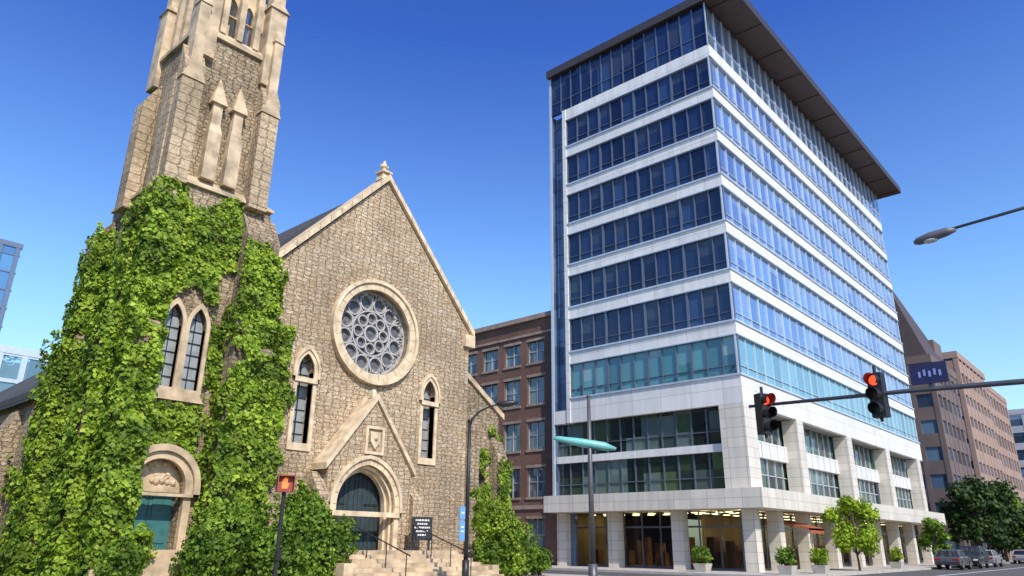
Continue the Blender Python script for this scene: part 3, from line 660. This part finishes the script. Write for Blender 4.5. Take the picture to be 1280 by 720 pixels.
rf.obj('roof_soffit',M_brown,TB); rf2.obj('roof_edge',simple('dark_bronze_edge',(.05,.04,.04),.5),TB); ld.obj('lower_glass',M_glassD,TB); sg.obj('shop_windows',M_shop,TB)
g=Geo()
g.prism([(Y0-1.25,2.75),(Y0+1.5,3.35),(Y0+1.5,3.2),(Y0-1.25,2.6)],49.4,51.9,'x'); g.prism([(Y0-1.25,2.4),(Y0-1.2,2.4),(Y0-1.2,2.72),(Y0-1.25,2.72)],49.4,51.9,'x')
g.obj('awning',simple('terracotta_canvas',(.35,.10,.04),.8),TB)
g=Geo(); g.box(46.2,48.0,Y0+1.45,Y0+1.53,2.85,3.35); g.box(66,69,Y0+1.45,Y0+1.53,2.85,3.35); g.obj('shop_fascia_board',simple('red_board',(.35,.03,.03),.5),TB)
# ------------------------------------------------------------------ brick block
BB=empty('brick_building'); g=Geo(); gw=Geo(); tr=Geo(); fr=Geo()
bx,by0,by1=44.6,35.0,52.0; holes=[]
rowz=[(1.0,3.4),(5.0,7.2),(8.6,10.8),(12.2,14.4),(15.6,17.4)]
cols=[36.1+i*2.55 for i in range(6)]
for z0,z1 in rowz:
    for y in cols: holes.append(rect(y,y+1.75,z0,z1))
g.sheet(rect(by0,by1,0,19.2),holes,bx,.4,'x'); g.box(bx+.42,bx+18,by0,by1,0,19.1)
g.obj('brick_wall',M_brick,BB)
for z0,z1 in rowz:
    for y in cols:
        gw.box(bx+.25,bx+.28,y,y+1.75,z0,z1); tr.box(bx-.08,bx+.2,y-.1,y+1.85,z0-.18,z0-.002); tr.box(bx-.04,bx+.2,y-.1,y+1.85,z1+.002,z1+.22)
        fr.box(bx+.18,bx+.249,y+.84,y+.91,z0,z1); fr.box(bx+.18,bx+.249,y,y+.06,z0,z1); fr.box(bx+.18,bx+.249,y+1.69,y+1.75,z0,z1); fr.box(bx+.19,bx+.249,y+.06,y+1.69,(z0+z1)/2,(z0+z1)/2+.07)
tr.box(bx-.25,bx+.4,by0,by1,19.2,19.6); tr.box(bx-.1,bx-.002,by0,by1,4.1,4.4); tr.box(bx-.12,bx-.002,by0,by1,17.9,18.1)
tr.obj('stone_sills_and_cornice',simple('brown_sandstone',(.3,.22,.17),.85,.25,1.5),BB); gw.obj('windows',glassmat('office_glass',[(.02,.03,.04),(.1,.15,.18),(.2,.25,.25),(.03,.06,.09)],.87,1.1,1.7),BB); fr.obj('frames',simple('frame_grey',(.35,.38,.38),.5),BB)
# ------------------------------------------------------------------ background buildings
def block(name,x0,x1,y0,y1,h,floor,bay,wall,glass,wf=.55,z0=3.5):
    E=empty(name); g=Geo(); q=Geo()
    g.box(x0+.3,x1-.3,y0+.3,y1,0,h-.3); q.box(x0+.15,x1-.15,y0+.15,y1-.1,.5,h-.8)
    z=z0
    while z<h-1:
        g.box(x0,x1,y0,y1,z,z+floor*(1-wf)); z+=floor
    g.box(x0-.1,x1+.1,y0-.1,y1,h-1,h)
    x=x0
    while x<x1-.2: g.box(x-.02,x+bay*.22,y0-.05,y0+.2,0,h-.5); x+=bay
    y=y0
    while y<y1: g.box(x0-.05,x0+.2,y,y+bay*.22,0,h-.5); y+=bay
    g.obj('walls',wall,E); q.obj('glass',glass,E); return E
gB=glassmat('bg_glass',[(.02,.04,.07),(.06,.10,.16),(.12,.2,.3)],3,3.5,2.0)
tanw=simple('tan_concrete',(.34,.23,.18),.8,.1,.3); brw=simple('brown_concrete',(.15,.11,.10),.8,.15,.3); gyw=simple('grey_concrete',(.4,.4,.42),.8,.1,.3)
E=block('hotel_building',103,117,20,44,25,3.3,2.4,brw,gB,.5)
g=Geo(); g.frus((103.3,116.7,20.3,43.5),25,(104,107,24,30),36); g.obj('hipped_roof',simple('dark_roof',(.07,.05,.05),.7),E)
g=Geo(); g.box(112,116.5,21,28,25,29); g.obj('roof_plant_room',brw,E)
block('apartment_building',121,141,20,40,29,3.2,2.6,tanw,gB,.45)
block('office_block',150,175,22,50,30,3.5,3,tanw,gB,.6); block('office_block.001',190,240,12,60,30,3.6,3,gyw,gB,.6); block('office_block.002',250,300,-30,5,26,3.6,3,gyw,gB,.6)
gBB=glassmat('bg_blue_glass',[(.25,.45,.6),(.35,.6,.7),(.45,.68,.8)],3,3.7,1.8,metal=.6)
gBC=glassmat('bg_deep_blue_glass',[(.06,.14,.25),(.10,.22,.36),(.16,.32,.48)],3,3.7,1.7,metal=.5)
block('glass_office',2,35,118,150,27,3.7,3,M_mullw,gBB,.86); block('glass_skyscraper',-10,36,165,200,58,3.7,3,M_mull,gBC,.93)
E=empty('brick_house'); g=Geo(); g.sheet([(8,0),(22,0),(22,6.5),(15,11),(8,6.5)],[rect(10+i*3.2,11.4+i*3.2,z,z+1.8) for i in range(4) for z in (1.2,4.2)],62,.4); g.box(8,22,62.4,76,0,6.5); g.obj('walls',M_brickR,E)
Geo().prism([(7.5,6.3),(15,11.3),(15,11),(7.5,6.0)],61.8,76.4).prism([(22.5,6.3),(15.01,11.3),(15.01,11),(22.5,6.0)],61.8,76.4).obj('roof',M_slate,E)
Geo().box(8.5,21.5,62.2,62.25,1,6.2).obj('windows',gB,E)
block('street_block',-40,-12,-60,-22,18,3.6,3,M_brick,gB,.5); block('street_block.001',45,90,-60,-22,16,3.6,3,tanw,gB,.5); block('street_block.002',-60,-20,30,70,14,3.6,3,gyw,gB,.5)
# ------------------------------------------------------------------ street furniture
def cyl(g,a,b,r,n=12): return g.tube([a,b],[r,r],n)
TS=empty('traffic_signal_mast',(19.4,-2.2,.13)); g=Geo()
cyl(g,(0,0,0),(0,0,.5),.2); g.tube([(0,0,.5),(0,0,5),(0,0,9.0)],[.14,.12,.085],14)
g.tube([(0,0,4.75),(0,3,4.93),(0,6.5,5.05),(0,10.6,5.12)],[.085,.07,.055,.04],12)
g.tube([(0,0,8.55),(0,1.2,8.9),(0,3.2,9.0),(0,5.0,8.88)],[.05,.045,.04,.035],10)
g.obj('pole_and_arm',M_steel,TS,smooth=True)
g=Geo()
hp=[(0,4.9,8.84),(0,5.1,8.84),(0,5.45,8.80),(0,5.75,8.76),(0,5.85,8.74)]
g.tube(hp,[.05,.11,.13,.1,.04],14); g.obj('cobra_head_lamp',simple('lamp_grey',(.12,.12,.13),.5),TS,smooth=True)
Geo().ball((0,5.48,8.70),.12,12,6,(1,1.5,.45)).obj('lamp_lens',simple('lens_glass',(.5,.5,.48),.2),TS)
def signal(y,z,rot):
    E=empty('signal_head'); E.parent=TS; E.location=(0,y,z); E.rotation_euler=(0,0,rot)
    g=Geo(); g.box(-.12,.12,-.17,.17,-.55,.55); g.box(.13,.14,-.17,.17,-.55,.55)
    for k in (-.36,0,.36):
        n=14; vs=[]
        for i in range(n+1):
            t=-.25*pi+1.5*pi*i/n
            for xx in (-.12,-.36-.05*sin(t)): vs.append((xx,.15*cos(t),k+.15*sin(t)))
        g.add(vs,[(2*i,2*i+1,2*i+3,2*i+2) for i in range(n)])
    cyl(g,(.0,0,.55),(0,0,.75),.04); cyl(g,(0,0,-.55),(0,0,-.65),.04)
    g.obj('housing',M_black,E)
    for k,m in ((.36,M_red),(0,M_amb),(-.36,M_grn)):
        q=Geo(); q.ball((-.125,0,k),.125,14,8,(.25,1,1)); q.obj('lens',m,E,smooth=True)
M_red=emis('red_lens_lit',(1,.06,.02),2.4,(.3,.01,.01)); M_amb=simple('amber_lens_off',(.05,.02,.01),.5); M_grn=simple('green_lens_off',(.01,.03,.02),.5)
signal(7.25,5.03,radians(-8)); signal(10.2,4.87,radians(62))
SG=Geo(); SG.box(-.06,-.02,5.65,6.45,5.16,5.66); SG.obj('overhead_sign',simple('navy_sign',(.015,.012,.07),.4),TS)
SG=Geo()
for i in range(5): SG.box(-.075,-.062,5.78+i*.11,5.83+i*.11,5.32+.03*(i%2),5.5-.04*((i+1)%2))
SG.obj('sign_lettering',simple('sign_print_blue',(.25,.28,.6),.5),TS); Geo().box(-.02,.02,6.0,6.1,5.0,5.6).obj('sign_bracket',M_steel,TS)
L=Vector((.6645,-.7473,0))
E=empty('street_lamp',(20.1,20,.13)); g=Geo(); cyl(g,(0,0,0),(0,0,.9),.13); g.tube([(0,0,.9),(0,0,3.5),(0,0,5.9)],[.085,.075,.06],12)
pts=[(0,0,5.7)]+[tuple(L*(1.55*(1-cos(t)))+Vector((0,0,5.7+.95*sin(t)))) for t in (.35,.7,1.05,1.3)]
g.tube(pts,[.05,.045,.04,.035,.035],10); g.ball((0,0,5.95),.09); g.obj('pole',M_black,E,smooth=True)
e=Vector(pts[-1]); g=Geo(); g.tube([tuple(e-L*.1),tuple(e+L*.15),tuple(e+L*.5+Vector((0,0,.05))),tuple(e+L*.75+Vector((0,0,.07)))],[.05,.13,.12,.04],12); g.obj('lamp_head',M_black,E,smooth=True)
g=Geo(); g.box(-.4,-.12,-.03,0,1.55,2.25); g.box(-.4,-.12,-.03,0,2.3,2.75); g.obj('parking_sign',simple('blue_sign',(.15,.35,.6),.4),E)
g=Geo(); g.box(-.33,-.18,-.042,-.032,2.5,2.56); g.box(-.33,-.18,-.042,-.032,1.85,1.9); g.box(-.33,-.18,-.042,-.032,2.0,2.05); g.obj('sign_print',M_paint,E)
E=empty('street_lamp',(20.75,14.8,.0)); g=Geo(); cyl(g,(0,0,0),(0,0,1.0),.15); g.tube([(0,0,1),(0,0,3.5),(0,0,6.45)],[.1,.085,.06],12)
g.tube([(0,0,4.65),tuple(L*.9+Vector((0,0,4.7)))],[.035,.03],8); g.tube([(0,0,4.85),tuple(L*-1.0+Vector((0,0,4.95)))],[.035,.03],8); g.ball((0,0,6.5),.08); g.obj('pole',M_steel,E,smooth=True)
g=Geo(); g.tube([tuple(L*-1.25+Vector((0,0,5.03))),tuple(L*-1.1+Vector((0,0,5.03))),tuple(L*-.3+Vector((0,0,4.9))),tuple(L*.5+Vector((0,0,4.78))),tuple(L*.9+Vector((0,0,4.7)))],[.03,.09,.15,.15,.05],14)
g.obj('teal_luminaire',simple('teal_enamel',(.16,.46,.42),.4),E,smooth=True)
E=empty('pedestrian_signal',(11.1,18.0,.13)); g=Geo(); cyl(g,(0,0,0),(0,0,.3),.12); cyl(g,(0,0,.3),(0,0,2.95),.055); g.box(-.07,.07,-.1,-.05,1.0,1.25)
g.obj('pole',M_black,E)
H_=empty('signal_box'); H_.parent=E; H_.rotation_euler=(0,0,radians(-25)); g=Geo(); g.box(-.2,.2,-.16,.1,2.72,3.12); g.box(-.22,.22,-.32,-.161,3.12,3.15); g.box(-.22,-.2,-.32,.1,2.72,3.12); g.box(.2,.22,-.32,.1,2.72,3.12); g.obj('housing',simple('red_brown_housing',(.30,.06,.04),.5),H_)
g=Geo(); g.prism([(-.09,2.8),(.05,2.8),(.09,2.92),(.06,2.95),(.04,2.9),(.05,3.05),(.025,3.06),(.015,2.95),(.005,3.08),(-.02,3.08),(-.025,2.95),(-.045,3.06),(-.065,3.04),(-.06,2.92),(-.085,3.0),(-.1,2.98)],-.175,-.162); g.obj('raised_hand',emis('orange_hand',(1,.25,.04),1.6),H_)
E=empty('church_sign',(22.0,24.6,1.2)); g=Geo(); g.box(-.45,.45,-.05,.05,.5,1.45); g.box(-.38,-.3,-.04,.04,-.3,.5); g.box(.3,.38,-.04,.04,-.3,.5); g.obj('board',M_black,E)
g=Geo()
for i in range(5):
    w=(.30,.22,.34,.26,.18)[i]; zz=1.28-i*.15; x=-w
    while x<w: ww=random.uniform(.04,.11); g.box(x,min(x+ww,w),-.058,-.051,zz,zz+.065); x+=ww+.03
g.obj('lettering',M_paint,E)
E.rotation_euler=(0,0,radians(-25))
# ------------------------------------------------------------------ cars
tyre=simple('tyre',(.02,.02,.02),.9); cg=glassmat('car_glass',[(.01,.012,.015),(.02,.02,.025)],1,1,1.6); hub=simple('alloy',(.4,.4,.42),.3,metal=.8); hl=simple('headlamp',(.7,.7,.68),.15); tl=simple('tail_lamp',(.35,.01,.01),.2)
def car(x,y,rot,col,suv=False):
    E=empty('parked_car',(x,y,.0)); E.rotation_euler=(0,0,rot); hh=.2 if suv else 0
    m,nt,p=newmat('car_paint'); p.inputs['Base Color'].default_value=(*col,1); p.inputs['Roughness'].default_value=.3; p.inputs['Coat Weight'].default_value=.8
    def arch(cx): return [(cx+.38*cos(t),.33+.38*sin(t)) for t in [pi*i/8 for i in range(9)]]
    body=[(-2.2,.35),(-2.25,.6),(-2.2,.9+hh),(-1.75,.98+hh),(.95,.98+hh),(2.0,.82+hh),(2.22,.62),(2.22,.35)]+arch(1.35)+arch(-1.35)
    g=Geo(); g.sheet(body,[],-.88,1.76); g.obj('body',m,E,bevel=.06)
    g=Geo(); top=1.45+hh*1.5
    g.frus((-1.85,1.0,-.84,.84),.96+hh,(-1.35,.25,-.66,.66),top-.03); g.obj('cabin_glass',cg,E)
    g=Geo(); g.frus((-1.4,.3,-.69,.69),top-.05,(-1.25,.15,-.6,.6),top+.03)
    for s_ in (-1,1):
        g.tube([(-.35,s_*.835,.97+hh),(-.4,s_*.67,top-.03)],.04,6)
        g.tube([(1.0,s_*.84,.97+hh),(.25,s_*.67,top-.03)],.04,6); g.tube([(-1.85,s_*.84,.97+hh),(-1.35,s_*.67,top-.03)],.06,6)
        g.box(.7,.85,s_*.98-.08,s_*.98+.08,.98+hh,1.12+hh)
    g.obj('roof_and_pillars',m,E)
    g=Geo();h2=Geo()
    for cx in (1.35,-1.35):
        for sy in (-1,1):
            cyl(g,(cx,sy*.68,.33),(cx,sy*.9,.33),.33,20); cyl(h2,(cx,sy*.85,.33),(cx,sy*.91,.33),.2,12)
    g.obj('tyres',tyre,E); h2.obj('hubs',hub,E)
    g=Geo(); g.box(2.15,2.24,-.8,-.5,.62,.76).box(2.15,2.24,.5,.8,.62,.76); g.obj('headlamps',hl,E); g=Geo(); g.box(-2.26,-2.2,-.82,-.5,.68,.85).box(-2.26,-2.2,.5,.82,.68,.85); g.obj('tail_lamps',tl,E)
car(69.5,14.5,0,(.05,.06,.07)); car(76,14.4,pi,(.02,.02,.025),True); car(83,14.5,0,(.3,.3,.32)); car(104,14.5,0,(.3,.3,.32)); car(111,14.5,0,(.03,.03,.04),True); car(96,9.6,pi,(.04,.04,.05)); car(118,14.5,0,(.25,.03,.02))
